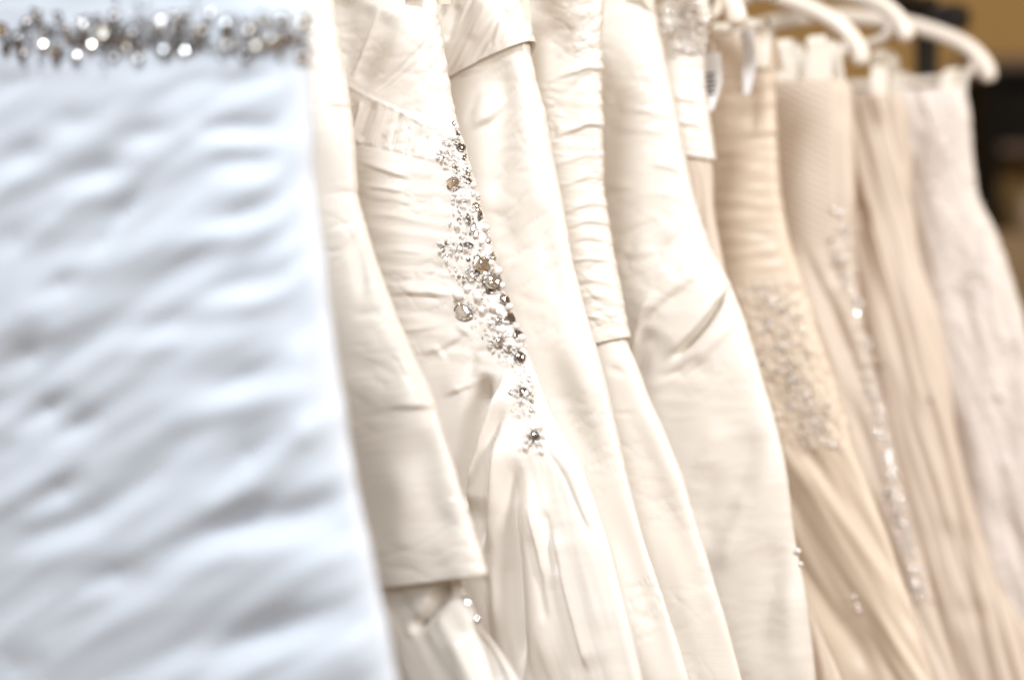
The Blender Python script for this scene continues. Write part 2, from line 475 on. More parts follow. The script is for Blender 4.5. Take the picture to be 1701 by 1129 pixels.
def gem_mesh(kind):
    if kind in GEM: return GEM[kind]
    if kind == 'pearl':
        V, F = sphere(14, 9); me = raw_mesh('pearl', V, F, M['pearl'])
    elif kind == 'clear':
        V, F = sphere(8, 6); me = raw_mesh('clear_bead', V, F, M['clear_bead'], smooth=False)
    elif kind == 'marquise':
        V, F, mi = marquise(); me = raw_mesh('marquise', V, F, [M['smoky_crystal'], M['pewter']], mi, False)
    elif kind == 'oval':
        V, F, mi = brilliant(12, 1.35); me = raw_mesh('oval', V, F, [M['crystal'], M['pewter']], mi, False)
    elif kind == 'champagne':
        V, F, mi = brilliant(8); me = raw_mesh('champagne', V, F, [M['champagne_crystal'], M['pewter']], mi, False)
    elif kind == 'smoky':
        V, F, mi = brilliant(8); me = raw_mesh('smoky', V, F, [M['smoky_crystal'], M['pewter']], mi, False)
    else:
        V, F, mi = brilliant(8); me = raw_mesh('crystal', V, F, [M['crystal'], M['pewter']], mi, False)
    GEM[kind] = me
    return me
def frame_of(nrm, roll=0.0, tilt=0.0):
    q = nrm.to_track_quat('Z', 'Y').to_matrix().to_4x4()
    return q @ Matrix.Rotation(roll, 4, 'Z') @ Matrix.Rotation(tilt, 4, 'X')
def gem(D, parent, name, kind, u, v, rad, roll=None, lift=0.0, gi=None, tilt=None):
    p, n = on_surface(D, u, v, gi)
    o = obj(name, gem_mesh(kind), parent)
    roll = random.uniform(0, 6.28) if roll is None else roll
    o.matrix_basis = Matrix.Translation(p + n * (lift - 0.0003)) @ frame_of(n, roll, random.uniform(-0.15, 0.15) if tilt is None else tilt) @ Matrix.Scale(rad, 4)
    return o
def bead_patch(D, parent, name, pts, mat='clear_bead', gi=None):
    """many tiny beads sewn on, one mesh: pts of (u, v, radius, length, angle)"""
    mb = MB(); S = sphere(6, 4)
    for (u, v, r, ln, ang) in pts:
        p, n = on_surface(D, u, v, gi)
        mt = Matrix.Translation(p + n * (0.0002 + random.random() * 0.0012)) @ frame_of(n, ang) @ Matrix.Diagonal((r, r * ln, r, 1))
        mb.add([mt @ Vector(q) for q in S[0]], S[1])
    o = obj(name, mb.mesh(name, M[mat], False), parent); tag(o, kind='stuff')
    return o

# ------------------------------------------------------------------ setting: floor, wall
def plane_mesh(name, pts, mat, th=0.0):
    return raw_mesh(name, pts, [tuple(range(len(pts)))], mat, smooth=False)
fl = obj('floor', plane_mesh('floor', [(-3, -2, 0), (4, -2, 0), (4, 4.2, 0), (-3, 4.2, 0)], M['floor_wood'])); tag(fl, kind='structure')
mb = MB(); mb.box((0.5, 4.26, 1.5), (3.5, 0.06, 1.5))
wl = obj('wall', mb.mesh('wall', M['wall_paint'], False)); tag(wl, kind='structure')
def far(u, v, y=4.2): return (u - CU) / FPX * y, CAM_Z + (CV - v) / FPX * y
x0, za = far(1585, 125); _, zb = far(1585, 97)
mb = MB(); mb.box(((x0 + 3.6) / 2, 4.185, (za + zb) / 2), ((3.6 - x0) / 2, 0.0145, (zb - za) / 2), bev=0.006)
mo = obj('wall_moulding', mb.mesh('wall_moulding', M['dark_wood'], False))
tag(mo, 'dark brown wooden moulding strip running along the golden wall', 'moulding')

# dark cabinet at the far right
YC = 3.95
def farc(u, v): return (u - CU) / FPX * YC, CAM_Z + (CV - v) / FPX * YC
cl, ct = farc(1643, 132); _, cs = farc(1643, 246); _, cb = farc(1640, 372)
cw = 0.62; cd = 0.19; yc = YC + cd
cab = empty('display_cabinet', (cl + cw / 2, yc, 0))
tag(cab, 'black open display cabinet on a tan wooden base against golden wall', 'cabinet')
def cpart(name, c, h, mat, bev=0.004):
    m_ = MB(); m_.box(c, h, bev=bev); return obj(name, m_.mesh(name, M[mat], False), cab)
zc0 = cb - 0.02
cpart('base', (0, 0, zc0 / 2), (cw / 2 + 0.012, cd + 0.008, zc0 / 2), 'tan_wood')
for sx in (-1, 1):
    cpart('side_panel', (sx * (cw / 2 - 0.012), 0, (zc0 + ct) / 2), (0.012, cd, (ct - zc0) / 2 - 0.001), 'black_wood')
cpart('back_panel', (0, cd - 0.006, (zc0 + ct) / 2), (cw / 2 - 0.026, 0.005, (ct - zc0) / 2 - 0.03), 'black_wood')
cpart('top_panel', (0, 0, ct + 0.0125), (cw / 2 + 0.006, cd + 0.004, 0.0125), 'black_wood')
cpart('shelf', (0, -0.004, cs), (cw / 2 - 0.026, cd - 0.012, 0.009), 'dark_wood')
cpart('door_panel', (0, -cd + 0.02, (cs + ct) / 2), (cw / 2 - 0.028, 0.008, (ct - cs) / 2 - 0.014), 'black_wood')
for i, (dx, h_, lab) in enumerate(((-0.20, 0.10, 'narrow brown vase at the left in the black display cabinet'), (-0.11, 0.12, 'taller brown vase right of the narrow one in display cabinet'))):
    mb = MB(); mb.lathe([(0.0, 0), (0.026, 0), (0.030, 0.02), (0.034, h_ * 0.5), (0.018, h_ * 0.82), (0.022, h_), (0.018, h_ - 0.002), (0.0, h_ * 0.5)])
    v_ = obj('vase', mb.mesh('vase', M['vase_glaze'])); v_.location = (cl + cw / 2 + dx, yc - 0.10, zc0 + 0.0005)
    tag(v_, lab, 'vase', 'vases in the cabinet')

# ------------------------------------------------------------------ the clothes rack
rack = empty('clothes_rack', (C0[0], C0[1], 0), ROT)       # local x across, y along the rail
tag(rack, 'black metal clothes rack carrying the row of wedding dresses', 'clothes rack')
RZ = CAM_Z + RAIL_Z; T0, T1 = -0.95, 1.10; RR = 0.0125
mb = MB(); mb.tube([(0, T0, RZ), (0, T1, RZ)], RR, 14); obj('rail', mb.mesh('rail', M['black_metal']), rack)
for t_ in (T0, T1):
    mb = MB(); mb.tube([(0, t_, 0.05), (0, t_, RZ + 0.012)], 0.014, 12); obj('upright', mb.mesh('upright', M['black_metal']), rack)
    mb = MB(); mb.box((0, t_, 0.03), (0.24, 0.022, 0.02), bev=0.005); obj('foot', mb.mesh('foot', M['black_metal'], False), rack)
cx_ = math.cos(TH); sx_ = math.sin(TH)
mb = MB(); mb.box((-0.012, T1 + 0.02, RZ - 0.012), (0.052, 0.02, 0.014), bev=0.004)
obj('end_bracket', mb.mesh('end_bracket', M['black_metal'], False), rack)

# ------------------------------------------------------------------ dresses
# ---- A: nearest, white ruched satin with a crystal band
A = Dress('wedding_dress', 545, 0.93, 'nearest bluish white satin dress, out of focus, ruched, with a crystal band', 0.146)
A_EDGE = [(500, -60), (506, 0), (512, 100), (518, 300), (538, 450), (556, 600), (580, 750), (604, 870), (628, 980), (660, 1140)]
A_VAL = [([(13, 625), (73, 559)], 16, 7), ([(73, 493), (133, 460)], 15, 7), ([(13, 718), (126, 645)], 16, 7), ([(73, 731), (160, 692)], 13, 5),
         ([(252, 672), (400, 630), (544, 599)], 20, 6), ([(325, 838), (411, 758), (504, 698)], 19, 8), ([(-20, 915), (133, 871), (219, 804), (285, 758)], 20, 7),
         ([(40, 857), (152, 778)], 17, 5), ([(235, 930), (398, 871), (580, 838)], 22, 8), ([(133, 977), (245, 944)], 16, 4), ([(272, 1120), (464, 1043), (607, 995)], 20, 9),
         ([(-20, 1125), (60, 1090)], 20, 6), ([(165, 390), (227, 326)], 13, 6), ([(120, 430), (200, 380)], 13, 5), ([(92, 206), (140, 199)], 16, 5),
         ([(85, 315), (152, 294), (248, 262)], 16, 5), ([(290, 218), (495, 210)], 14, 4), ([(-10, 270), (90, 250)], 18, 4), ([(180, 235), (300, 210)], 14, 3),
         ([(330, 290), (500, 250)], 16, 4), ([(260, 400), (380, 360), (510, 330)], 16, 4), ([(300, 500), (420, 470), (520, 445)], 16, 4), ([(150, 560), (300, 540), (430, 500)], 16, 3.5),
         ([(-10, 420), (60, 390)], 18, 5)]
def dA(U, V, X, Z):
    low = smooth01((V - 105) / 40)
    h = low * (0.0042 * aniso(U, V, 30, 330, 85, 2, 5.3) + 0.0012 * aniso(U, V, 40, 260, 46, 1, 7.7))
    for poly, w, a in A_VAL:
        L_ = math.hypot(poly[-1][0] - poly[0][0], poly[-1][1] - poly[0][1])
        if L_ < 150:
            e = (150 / L_ - 1) / 2; dx = (poly[-1][0] - poly[0][0]) * e; dy = (poly[-1][1] - poly[0][1]) * e
            poly = [(poly[0][0] - dx, poly[0][1] - dy)] + list(poly[1:-1]) + [(poly[-1][0] + dx, poly[-1][1] + dy)]
        a = a * min(1.0, L_ / 200 + 0.3)
        h = h + low * (stroke(U, V, poly, w * 0.95, -1.2 * a, 0.4) + stroke(U, V - 2.0 * w, poly, w * 0.95, a * 0.6 * min(1, L_ / 250), 0.4))
    eu = np.interp(V, [p[1] for p in A_EDGE], [p[0] for p in A_EDGE])
    h = h * (0.25 + 0.75 * smooth01((eu - U) / 70))
    return h + (1 - low) * 0.0008 * aniso(U, V, 0, 120, 40, 2, 1.0)
layer(A, 'ruched_gown', A_EDGE, -110, None, 'window_tinted_white_satin', dA, thick=0.030, nz=290, na=230, amax=1.95)

# ---- B: ivory dress with a dropped-waist overskirt flap
B = Dress('wedding_dress', 632, 1.16, 'ivory satin dress with a stiff flap hem, just behind the nearest dress')
B_EDGE = [(546, -60), (549, 0), (570, 130), (583, 230), (590, 330), (624, 442), (644, 493), (679, 579), (716, 655), (733, 715), (770, 830), (806, 957)]
def dB(U, V, X, Z):
    h = 0.6 * wrinkle(U, V, 20, 1.5, 2.3) + 0.0016 * aniso(U, V, -60, 320, 70, 1, 2.2) + 0.0002 * aniso(U, V, 10, 80, 14, 2, 5.0)
    h += tuck(U, V, [(740, 679), (690, 676), (630, 680)], 5, 30, 2.2)
    h += stroke(U, V, [(700, 700), (712, 800), (750, 920)], 22, -6, 0.2) + stroke(U, V, [(660, 760), (670, 860), (680, 950)], 20, 3.0, 0.2)
    h += stroke(U, V, [(535, 183), (560, 180), (590, 186)], 5, -1.6) + stroke(U, V, [(560, 620), (610, 612), (680, 606)], 12, -3) + stroke(U, V, [(585, 380), (598, 440), (602, 520)], 9, -2.5)
    h += stroke(U, V, [(575, 525), (610, 520), (650, 512)], 7, -1.5)
    return h
layer(B, 'bodice', B_EDGE, -70, 956, 'ivory_satin', dB, thick=0.040, nz=330, na=120, amax=1.15, bot_slope=0.16)
B_SK = [(690, 820), (730, 900), (768, 975), (792, 1021), (828, 1078), (862, 1135)]
def dBs(U, V, X, Z):
    h = 0.004 * aniso(U, V, -62, 300, 44, 2, 8.2)
    h += stroke(U, V, [(738, 955), (735, 985), (712, 1024), (680, 1050)], 7, -13, 0.15) + stroke(U, V, [(790, 1030), (815, 1100), (830, 1150)], 9, -12, 0.1) + stroke(U, V, [(752, 1050), (775, 1110), (790, 1160)], 11, 4, 0.1)
    h += tuck(U, V, [(745, 985), (700, 1045), (660, 1060)], 4, 24, 3) 
    return h
layer(B, 'skirt', B_SK, 915, None, 'ivory_satin', dBs, thick=0.030, nz=150, na=110, amax=1.15, lip_top=False)

# ---- C: beaded dress in focus
C = Dress('wedding_dress', 825, 1.25, 'ivory taffeta dress in sharp focus with a long beaded applique down its side')
C_EDGE = [(712, -60), (720, 0), (733, 80), (745, 150), (755, 200), (775, 270), (795, 330), (812, 400), (830, 470), (850, 530), (870, 575), (890, 622), (914, 690), (932, 718), (964, 768), (985, 830), (1012, 905), (1044, 1030), (1068, 1135)]
def dC(U, V, X, Z):
    seam1 = np.interp(U, [560, 570, 611, 656, 700, 735, 770], [132, 137, 161, 181, 204, 216, 228])
    seam2 = np.interp(U, [560, 593, 650, 682, 720, 780], [233, 239, 251, 261, 270, 282])
    up = smooth01((seam1 - V) / 3); band = smooth01((V - seam1) / 3) * smooth01((seam2 - V) / 3); dn = smooth01((V - seam2) / 3)
    h = 0.00012 * aniso(U, V, 5, 60, 10, 2, 3.0) + 0.8 * wrinkle(U, V, 14, 1.0, 1.7) * smooth01((640 - V) / 80)
    # bust gathers
    hu = 0.0005 * aniso(U, V, 52, 190, 16, 2, 4.4)
    hu += stroke(U, V, [(632, 12), (600, 85), (581, 140)], 4, 2.2, 0.1) + stroke(U, V, [(616, 5), (592, 70), (572, 130)], 11, -4.5, 0.1) + stroke(U, V, [(650, 20), (622, 80), (597, 148)], 12, -4.5, 0.1)
    hu += stroke(U, V, [(575, -10), (572, 60), (566, 110)], 12, -5, 0.1)
    for p, w, a in (([(737, 36), (690, 90), (611, 160)], 3.2, -1.8), ([(742, 60), (690, 108), (638, 150), (620, 165)], 3, -1.3), ([(742, 95), (700, 135), (650, 172)], 6, -0.9),
                    ([(735, 10), (690, 60), (640, 110), (604, 152)], 8, 1.3), ([(745, 140), (720, 170), (690, 197)], 6, -0.8)):
        hu += stroke(U, V, p, w, a, 0.15)
    # pleated midriff band
    hb = 0.0005 * aniso(U, V, 72, 120, 8, 2, 6.4)
    for p, w, a in (([(624, 168), (607, 214), (596, 242)], 5, -3.6), ([(667, 186), (658, 218), (649, 254)], 3, -2.6), ([(702, 205), (686, 239), (680, 264)], 2.4, -1.5),
                    ([(711, 226), (692, 262)], 2.2, -1.2), ([(681, 226), (670, 256)], 2.2, -0.9), ([(601, 165), (587, 215), (584, 235)], 4, 2.6), ([(595, 170), (580, 226)], 4, -2.5), ([(640, 225), (626, 248)], 5, -1.4),
                    ([(604, 228), (594, 240)], 3, 2.2), ([(735, 220), (716, 266)], 4, -0.9)):
        hb += stroke(U, V, p, w, a, 0.12)
    # draped, tucked hip
    hd = 0.0008 * aniso(U, V, -8, 210, 18, 1, 5.5) * smooth01((640 - V) / 60)
    for p, w, e, a in (([(712, 306), (658, 291), (575, 264)], 2.5, 14, 1.6), ([(712, 330), (646, 317), (575, 307)], 2.5, 18, 1.6), ([(705, 343), (640, 334), (590, 327)], 3, 12, 0.9),
                       ([(765, 493), (700, 489), (630, 489)], 2.5, 22, 1.8), ([(720, 372), (660, 362), (600, 356)], 3, 14, 0.8), ([(735, 430), (680, 420), (615, 416)], 3, 14, 0.8), ([(755, 460), (700, 452), (628, 452)], 3, 14, 0.7),
                       ([(800, 527), (768, 556), (738, 577), (680, 598)], 4, 26, 1.8), ([(800, 631), (765, 648), (730, 662)], 3, 20, 2.0), ([(745, 540), (700, 548), (655, 552)], 3, 14, 0.9)):
        hd += tuck(U, V, p, w, e, a)
    for p, w, a in (([(770, 545), (750, 572), (728, 588)], 8, -2.5), ([(790, 582), (780, 625), (762, 652)], 6, -1.6), 
                    ([(812, 615), (796, 672), (782, 736), (768, 800), (752, 880)], 10, -22.0), 
                    ([(852, 690), (838, 760), (832, 850), (822, 950), (820, 1080)], 10, 6), ([(862, 750), (859, 862), (866, 1014), (873, 1140)], 8, -13), ([(884, 780), (890, 880), (905, 1000), (915, 1140)], 12, 3.5),
                    ([(905, 840), (918, 900), (930, 960)], 6, -2.4), ([(884, 880), (900, 960), (912, 1040)], 5, -2.0), ([(902, 742), (935, 782), (958, 835), (985, 900)], 4, -1.6), ([(840, 920), (845, 1000), (848, 1140)], 9, -3.0),
                    ([(800, 930), (806, 1030), (815, 1140)], 9, -6), ([(945, 830), (975, 930), (1000, 1060)], 14, 2.0)):
        hd += stroke(U, V, p, w, a, 0.12)
    hd += stroke(U, V, [(846, 672), (829, 735), (818, 830), (799, 925)], 4.5, -7, 0.15) + stroke(U, V, [(838, 640), (822, 690), (803, 750), (783, 815)], 7, 4, 0.15)
    hd += tuck(U, V, [(762, 860), (776, 822), (803, 736), (840, 612)], 2.5, 46, 8.0, 0.2) + tuck(U, V, [(797, 935), (816, 842), (827, 741), (845, 680)], 2.2, 34, 5.5, 0.3)
    hd += tuck(U, V, [(876, 1180), (866, 1014), (858, 862), (862, 745)], 4, 36, 6.0, 0.3) + tuck(U, V, [(975, 1120), (940, 985), (916, 872)], 1.6, 30, 2.6, 0.15)
    hd += tuck(U, V, [(985, 900), (958, 835), (932, 780), (900, 742)], 2.5, 22, 1.2, 0.3) + tuck(U, V, [(912, 985), (895, 900), (880, 830)], 2, 18, 2.0, 0.3)
    hd += 0.0007 * aniso(U, V, -75, 330, 22, 2, 9.9) * smooth01((V - 660) / 80)
    h = h + up * hu + band * (hb + 0.0004) + dn * hd
    h += 0.0011 * np.exp(-((V - seam1) / 2.2) ** 2) * smooth01((760 - U) / 40) - 0.0008 * np.exp(-((V - seam2) / 2.0) ** 2) * smooth01((740 - U) / 30)
    return h
layer(C, 'gown', C_EDGE, -70, None, 'ivory_taffeta', dC, thick=0.040, nz=470, na=200, amax=1.25)

# ---- D: ivory dress with a short overbodice
Dd = Dress('wedding_dress', 955, 1.325, 'ivory satin dress with a short folded over-bodice, right of the beaded dress')
D_EDGE = [(850, -60), (862, 0), (876, 60), (881, 100), (888, 140), (904, 190), (920, 280), (931, 332), (950, 425), (976, 520), (995, 589), (1010, 654), (1022, 715), (1042, 800), (1072, 900), (1106, 1000), (1145, 1135)]
def dD(U, V, X, Z):
    h = 0.7 * wrinkle(U, V, 30, 1.2, 3.6) + 0.003 * aniso(U, V, -66, 420, 75, 1, 1.6) * smooth01((V - 300) / 200)
    h += stroke(U, V, [(830, 90), (838, 170), (828, 280), (815, 350)], 14, -6, 0.1) + stroke(U, V, [(862, 90), (876, 200), (890, 300), (905, 380)], 16, 3.5, 0.1)
    h += tuck(U, V, [(845, 160), (815, 196), (776, 218)], 2.5, 20, 3) + tuck(U, V, [(835, 104), (790, 118), (735, 133)], 2.5, 12, 1.5)
    h += stroke(U, V, [(800, 150), (782, 190), (775, 215)], 6, -2) + stroke(U, V, [(812, 320), (835, 380), (850, 440)], 16, -4)
    h += stroke(U, V, [(905, 560), (930, 640), (960, 740), (985, 830)], 20, -5) + stroke(U, V, [(940, 520), (965, 620), (985, 720)], 18, 3) + stroke(U, V, [(1000, 780), (1040, 900), (1090, 1040), (1110, 1150)], 18, -4.5) + stroke(U, V, [(895, 330), (915, 440), (940, 540)], 9, -1.5)
    return h
layer(Dd, 'gown', D_EDGE, -20, None, 'ivory_satin', dD, thick=0.036, nz=330, na=130, amax=1.1)
D_OV = [(835, -60), (850, -20), (865, 12), (875, 34), (887, 70)]
def dDo(U, V, X, Z):
    h = 0.0022 * aniso(U, V, 62, 120, 16, 2, 2.5)
    for p, w, a in (([(845, 10), (828, 50), (818, 82)], 7, -3.5), ([(760, 5), (752, 40), (740, 70)], 6, -2.5), ([(735, -5), (730, 30)], 5, -2), ([(810, -5), (790, 40), (784, 70)], 8, 2.0), ([(835, 30), (825, 60), (820, 80)], 4, 3)):
        h += stroke(U, V, p, w, a, 0.1)
    return h
layer(Dd, 'over_bodice', D_OV, -60, 69, 'ivory_satin', dDo, thick=0.042, nz=90, na=130, amax=1.1, bot_slope=0.42)

# ---- E: drop-waist tucked bodice
E = Dress('wedding_dress', 1026, 1.39, 'pale taffeta dress with a tucked bodice ending in a dropped waist edge')
E_EDGE = [(1000, -60), (1000, 0), (997, 100), (998, 200), (1002, 330), (1021, 440), (1039, 530), (1046, 562)]
def dE(U, V, X, Z):
    h = wrinkle(U, V, 12, 0.8, 6.6) + 0.0007 * aniso(U, V, -4, 110, 12, 2, 2.9) * smooth01((V - 100) / 60) + 0.0025 * aniso(U, V, 38, 160, 26, 2, 6.1) * smooth01((150 - V) / 90)
    for v0, a in ((118, 2.2), (213, 2.4), (262, 1.0), (300, 1.2), (345, 1.4), (372, 1.2), (398, 1.0), (432, 1.3), (468, 1.1), (498, 1.5), (530, 1.2)):
        j = random.uniform(-6, 6)
        h += tuck(U, V, [(1050, v0 + 12 + j), (985, v0 - 2 + j * .5), (955, v0 + 4), (900, v0 + 22)], 2.8, 12, a)
    h += stroke(U, V, [(990, 20), (940, 50), (880, 75)], 9, -2.5) + stroke(U, V, [(985, -10), (920, 18), (870, 30)], 8, -2.5) + stroke(U, V, [(930, 140), (950, 200), (948, 260)], 14, -2)
    h += stroke(U, V, [(985, 120), (960, 138), (935, 165)], 6, -2.0)
    return h
layer(E, 'bodice', E_EDGE, -70, 561, 'pale_taffeta', dE, thick=0.040, nz=300, na=110, amax=1.0, bot_slope=0.22)
E_SK = [(1015, 470), (1034, 540), (1042, 575), (1060, 620), (1075, 665), (1094, 705), (1131, 795), (1173, 928), (1203, 1023), (1236, 1135)]
def dEs(U, V, X, Z):
    h = 0.0028 * aniso(U, V, -64, 420, 70, 1, 4.7) + 0.5 * wrinkle(U, V, 10, 1.2, 5.2)
    h += stroke(U, V, [(1030, 600), (1050, 680), (1085, 780), (1120, 880), (1150, 1000)], 18, -4) + stroke(U, V, [(1005, 610), (1045, 622)], 6, -1.5) + stroke(U, V, [(1010, 690), (1060, 685)], 3, -0.8)
    h += stroke(U, V, [(1085, 830), (1130, 960), (1170, 1100)], 13, 2.5)
    return h
layer(E, 'skirt', E_SK, 522, None, 'pale_taffeta', dEs, thick=0.033, nz=230, na=110, amax=1.0, lip_top=False)

# ---- F: taffeta wrap dress with folded hip
Fd = Dress('wedding_dress', 1203, 1.46, 'pale taffeta dress with deep diagonal hip folds, in the middle of the rack')
F_EDGE = [(1075, -60), (1083, 0), (1096, 67), (1114, 146), (1133, 243), (1152, 330), (1176, 400), (1208, 463), (1235, 528), (1262, 616), (1283, 695), (1306, 795), (1323, 909), (1340, 1004), (1353, 1135)]
def dF(U, V, X, Z):
    h = wrinkle(U, V, 24, 1.2, 9.1) * (0.25 + 0.75 * smooth01((680 - V) / 100)) + 0.0003 * aniso(U, V, 4, 90, 16, 2, 7.1) + 0.003 * aniso(U, V, 68, 380, 70, 1, 1.9) * smooth01((V - 600) / 100)
    for p, w, e, a in (([(1125, 207), (1092, 193), (1060, 186), (1000, 188)], 2.5, 12, 1.8), ([(1130, 225), (1055, 218), (1000, 212)], 3, 10, 1.0), ([(1148, 296), (1110, 280), (1066, 273)], 2.5, 14, 1.8), ([(1062, 311), (1000, 317)], 3, 10, 1.0),
                       ([(1160, 340), (1100, 325), (1040, 330)], 3, 12, 0.8), ([(1140, 362), (1120, 392), (1100, 410)], 3, 14, 1.8), ([(1110, 420), (1050, 425), (1010, 440)], 3, 14, 0.9)):
        h += tuck(U, V, p, w, e, a)
    h += tuck(U, V, [(1222, 462), (1165, 540), (1100, 604)], 3.0, 55, 3.6, 0.25) + tuck(U, V, [(1205, 432), (1120, 486), (1040, 560)], 5, 50, 2.2, 0.3) + tuck(U, V, [(1240, 520), (1160, 600), (1060, 668)], 6, 50, 1.8, 0.3)
    for p, w, a in (([(1214, 474), (1170, 543), (1112, 602)], 4.5, -9.0), ([(1098, 480), (1070, 516), (1056, 565), (1048, 600)], 5, 3.5), ([(1085, 540), (1064, 590), (1052, 640)], 10, -7), ([(1190, 610), (1140, 612), (1080, 640)], 9, -2.4), ([(1165, 580), (1150, 600), (1100, 632)], 4, -2.0), ([(1185, 400), (1175, 440), (1165, 480)], 12, -2.2),
                    ([(1120, 430), (1090, 470), (1075, 530)], 18, 3.0), ([(1262, 700), (1235, 780), (1215, 850), (1200, 900)], 17, -5.5), ([(1236, 800), (1222, 870), (1190, 955)], 12, 4.0), ([(1175, 760), (1170, 840), (1175, 920)], 16, -4.0),
                    ([(1290, 880), (1280, 980), (1260, 1120)], 16, -4.5), ([(1200, 690), (1170, 770), (1150, 850)], 12, 3.0), ([(1310, 960), (1318, 1050), (1322, 1140)], 12, 2.5)):
        h += stroke(U, V, p, w, a, 0.2)
    return h
layer(Fd, 'gown', F_EDGE, -60, None, 'pale_taffeta', dF, thick=0.040, nz=360, na=150, amax=1.2)

# ---- G: lace-topped dress, mostly hidden
G = Dress('wedding_dress', 1206, 1.53, 'ivory dress with beaded lace bust and banded bodice, showing as a narrow strip')
G_EDGE = [(1166, -60), (1172, 0), (1176, 30), (1170, 60), (1168, 90), (1170, 150), (1179, 210), (1187, 266)]
def dG(U, V, X, Z):
    h = 0.002 * crease(U, V, 20, 18, 14, 2, 2.0) * smooth01((88 - V) / 8) + 0.0006 * aniso(U, V, 0, 80, 7, 2, 3.0)
    h += tuck(U, V, [(1180, 178), (1140, 168), (1095, 162)], 2.5, 14, 1.6) + tuck(U, V, [(1186, 216), (1145, 208), (1095, 204)], 2.5, 14, 1.6)
    return h
layer(G, 'bodice', G_EDGE, -50, 265, 'ivory_satin', dG, thick=0.038, nz=200, na=90, amax=0.95, bot_slope=-0.16)
G_SK = [(1172, 200), (1180, 262), (1183, 330), (1193, 406), (1205, 470), (1232, 600), (1268, 740), (1302, 860), (1326, 925), (1342, 1000), (1366, 1055), (1400, 1135)]
layer(G, 'skirt', G_SK, 215, None, 'champagne_organza', lambda U, V, X, Z: 0.003 * aniso(U, V, -75, 240, 24, 2, 4.1) + stroke(U, V, [(1160, 275), (1168, 400)], 6, -3), thick=0.032, nz=200, na=80, amax=0.95, lip_top=False)

# ---- H: champagne satin with lace hip
H = Dress('wedding_dress', 1328, 1.61, 'champagne satin dress with beaded lace at the hip and hanging paper tag')
H_EDGE = [(1278, 58), (1286, 75), (1287, 164), (1291, 263), (1296, 330), (1310, 399), (1331, 456), (1352, 536), (1374, 597), (1402, 685), (1428, 772), (1452, 840), (1482, 920), (1512, 1000), (1555, 1135)]
def dH(U, V, X, Z):
    h = 0.002 * aniso(U, V, 4, 120, 16, 2, 3.3) * smooth01((V - 90) / 60) * smooth01((480 - V) / 60) + 0.007 * aniso(U, V, -58, 380, 44, 2, 7.3) * smooth01((V - 700) / 80)
    h += stroke(U, V, [(1300, 392), (1240, 388), (1200, 392)], 6, -2) + stroke(U, V, [(1230, 80), (1215, 180), (1200, 260)], 20, -4)
    h += 0.0020 * crease(U, V, -55, 30, 22, 2, 5.1) * smooth01((V - 450) / 50) * smooth01((770 - V) / 40)
    h += stroke(U, V, [(1330, 745), (1385, 830), (1440, 930), (1520, 1130)], 16, 5, 0.1) + stroke(U, V, [(1295, 760), (1340, 870), (1400, 1000), (1460, 1140)], 30, -9, 0.1)
    return h
layer(H, 'gown', H_EDGE, 58, None, 'champagne_satin', dH, thick=0.038, nz=300, na=110, amax=1.05)

# ---- I: finely pleated bodice
I = Dress('wedding_dress', 1430, 1.70, 'cream dress with finely pleated diagonal bodice and a sequined side edge')
I_EDGE = [(1402, 132), (1414, 145), (1417, 234), (1420, 330), (1414, 380), (1428, 482), (1440, 558), (1452, 616), (1474, 711), (1490, 776), (1516, 890), (1538, 966), (1565, 1050), (1596, 1135)]
def dI(U, V, X, Z):
    ph = (V * 0.90 - U * 0.42) / 10.5
    h = 0.0020 * np.abs(np.sin(math.pi * ph + 1.3 * aniso(U, V, -20, 90, 40, 2, 1))) * smooth01((430 - V) / 60) * smooth01((1392 - U) / 14)
    h += 0.0065 * aniso(U, V, -68, 330, 30, 2, 5.3) * smooth01((V - 380) / 80)
    h += stroke(U, V, [(1385, 430), (1390, 480)], 9, -5) + stroke(U, V, [(1410, 640), (1440, 770), (1470, 900), (1510, 1010)], 12, -6, 0.1) + stroke(U, V, [(1400, 180), (1405, 330), (1412, 400)], 9, 3, 0.1)
    h += stroke(U, V, [(1372, 420), (1400, 560), (1425, 640)], 10, -5)
    return h
layer(I, 'gown', I_EDGE, 133, None, 'champagne_organza', dI, thick=0.040, nz=300, na=110, amax=1.0)

# ---- J
J = Dress('wedding_dress', 1540, 1.79, 'cream draped dress with soft vertical folds, second from the far end')
J_EDGE = [(1500, 158), (1508, 170), (1509, 263), (1515, 340), (1531, 444), (1555, 520), (1572, 600), (1588, 700), (1608, 800), (1630, 890), (1657, 960), (1703, 1042), (1740, 1135)]
def dJ(U, V, X, Z):
    h = 0.0055 * aniso(U, V, -74, 260, 22, 2, 1.3)
    h += stroke(U, V, [(1432, 325), (1440, 390)], 8, -6) + stroke(U, V, [(1455, 430), (1480, 530), (1500, 620)], 11, -6) + stroke(U, V, [(1460, 180), (1465, 300)], 10, 2.5)
    h += stroke(U, V, [(1530, 640), (1560, 760), (1570, 790)], 9, -5) + stroke(U, V, [(1590, 860), (1560, 900), (1520, 900)], 22, -5) + stroke(U, V, [(1660, 1010), (1610, 1020), (1560, 1000)], 14, -4)
    return h
layer(J, 'gown', J_EDGE, 159, None, 'champagne_organza', dJ, thick=0.042, nz=260, na=110, amax=1.0)

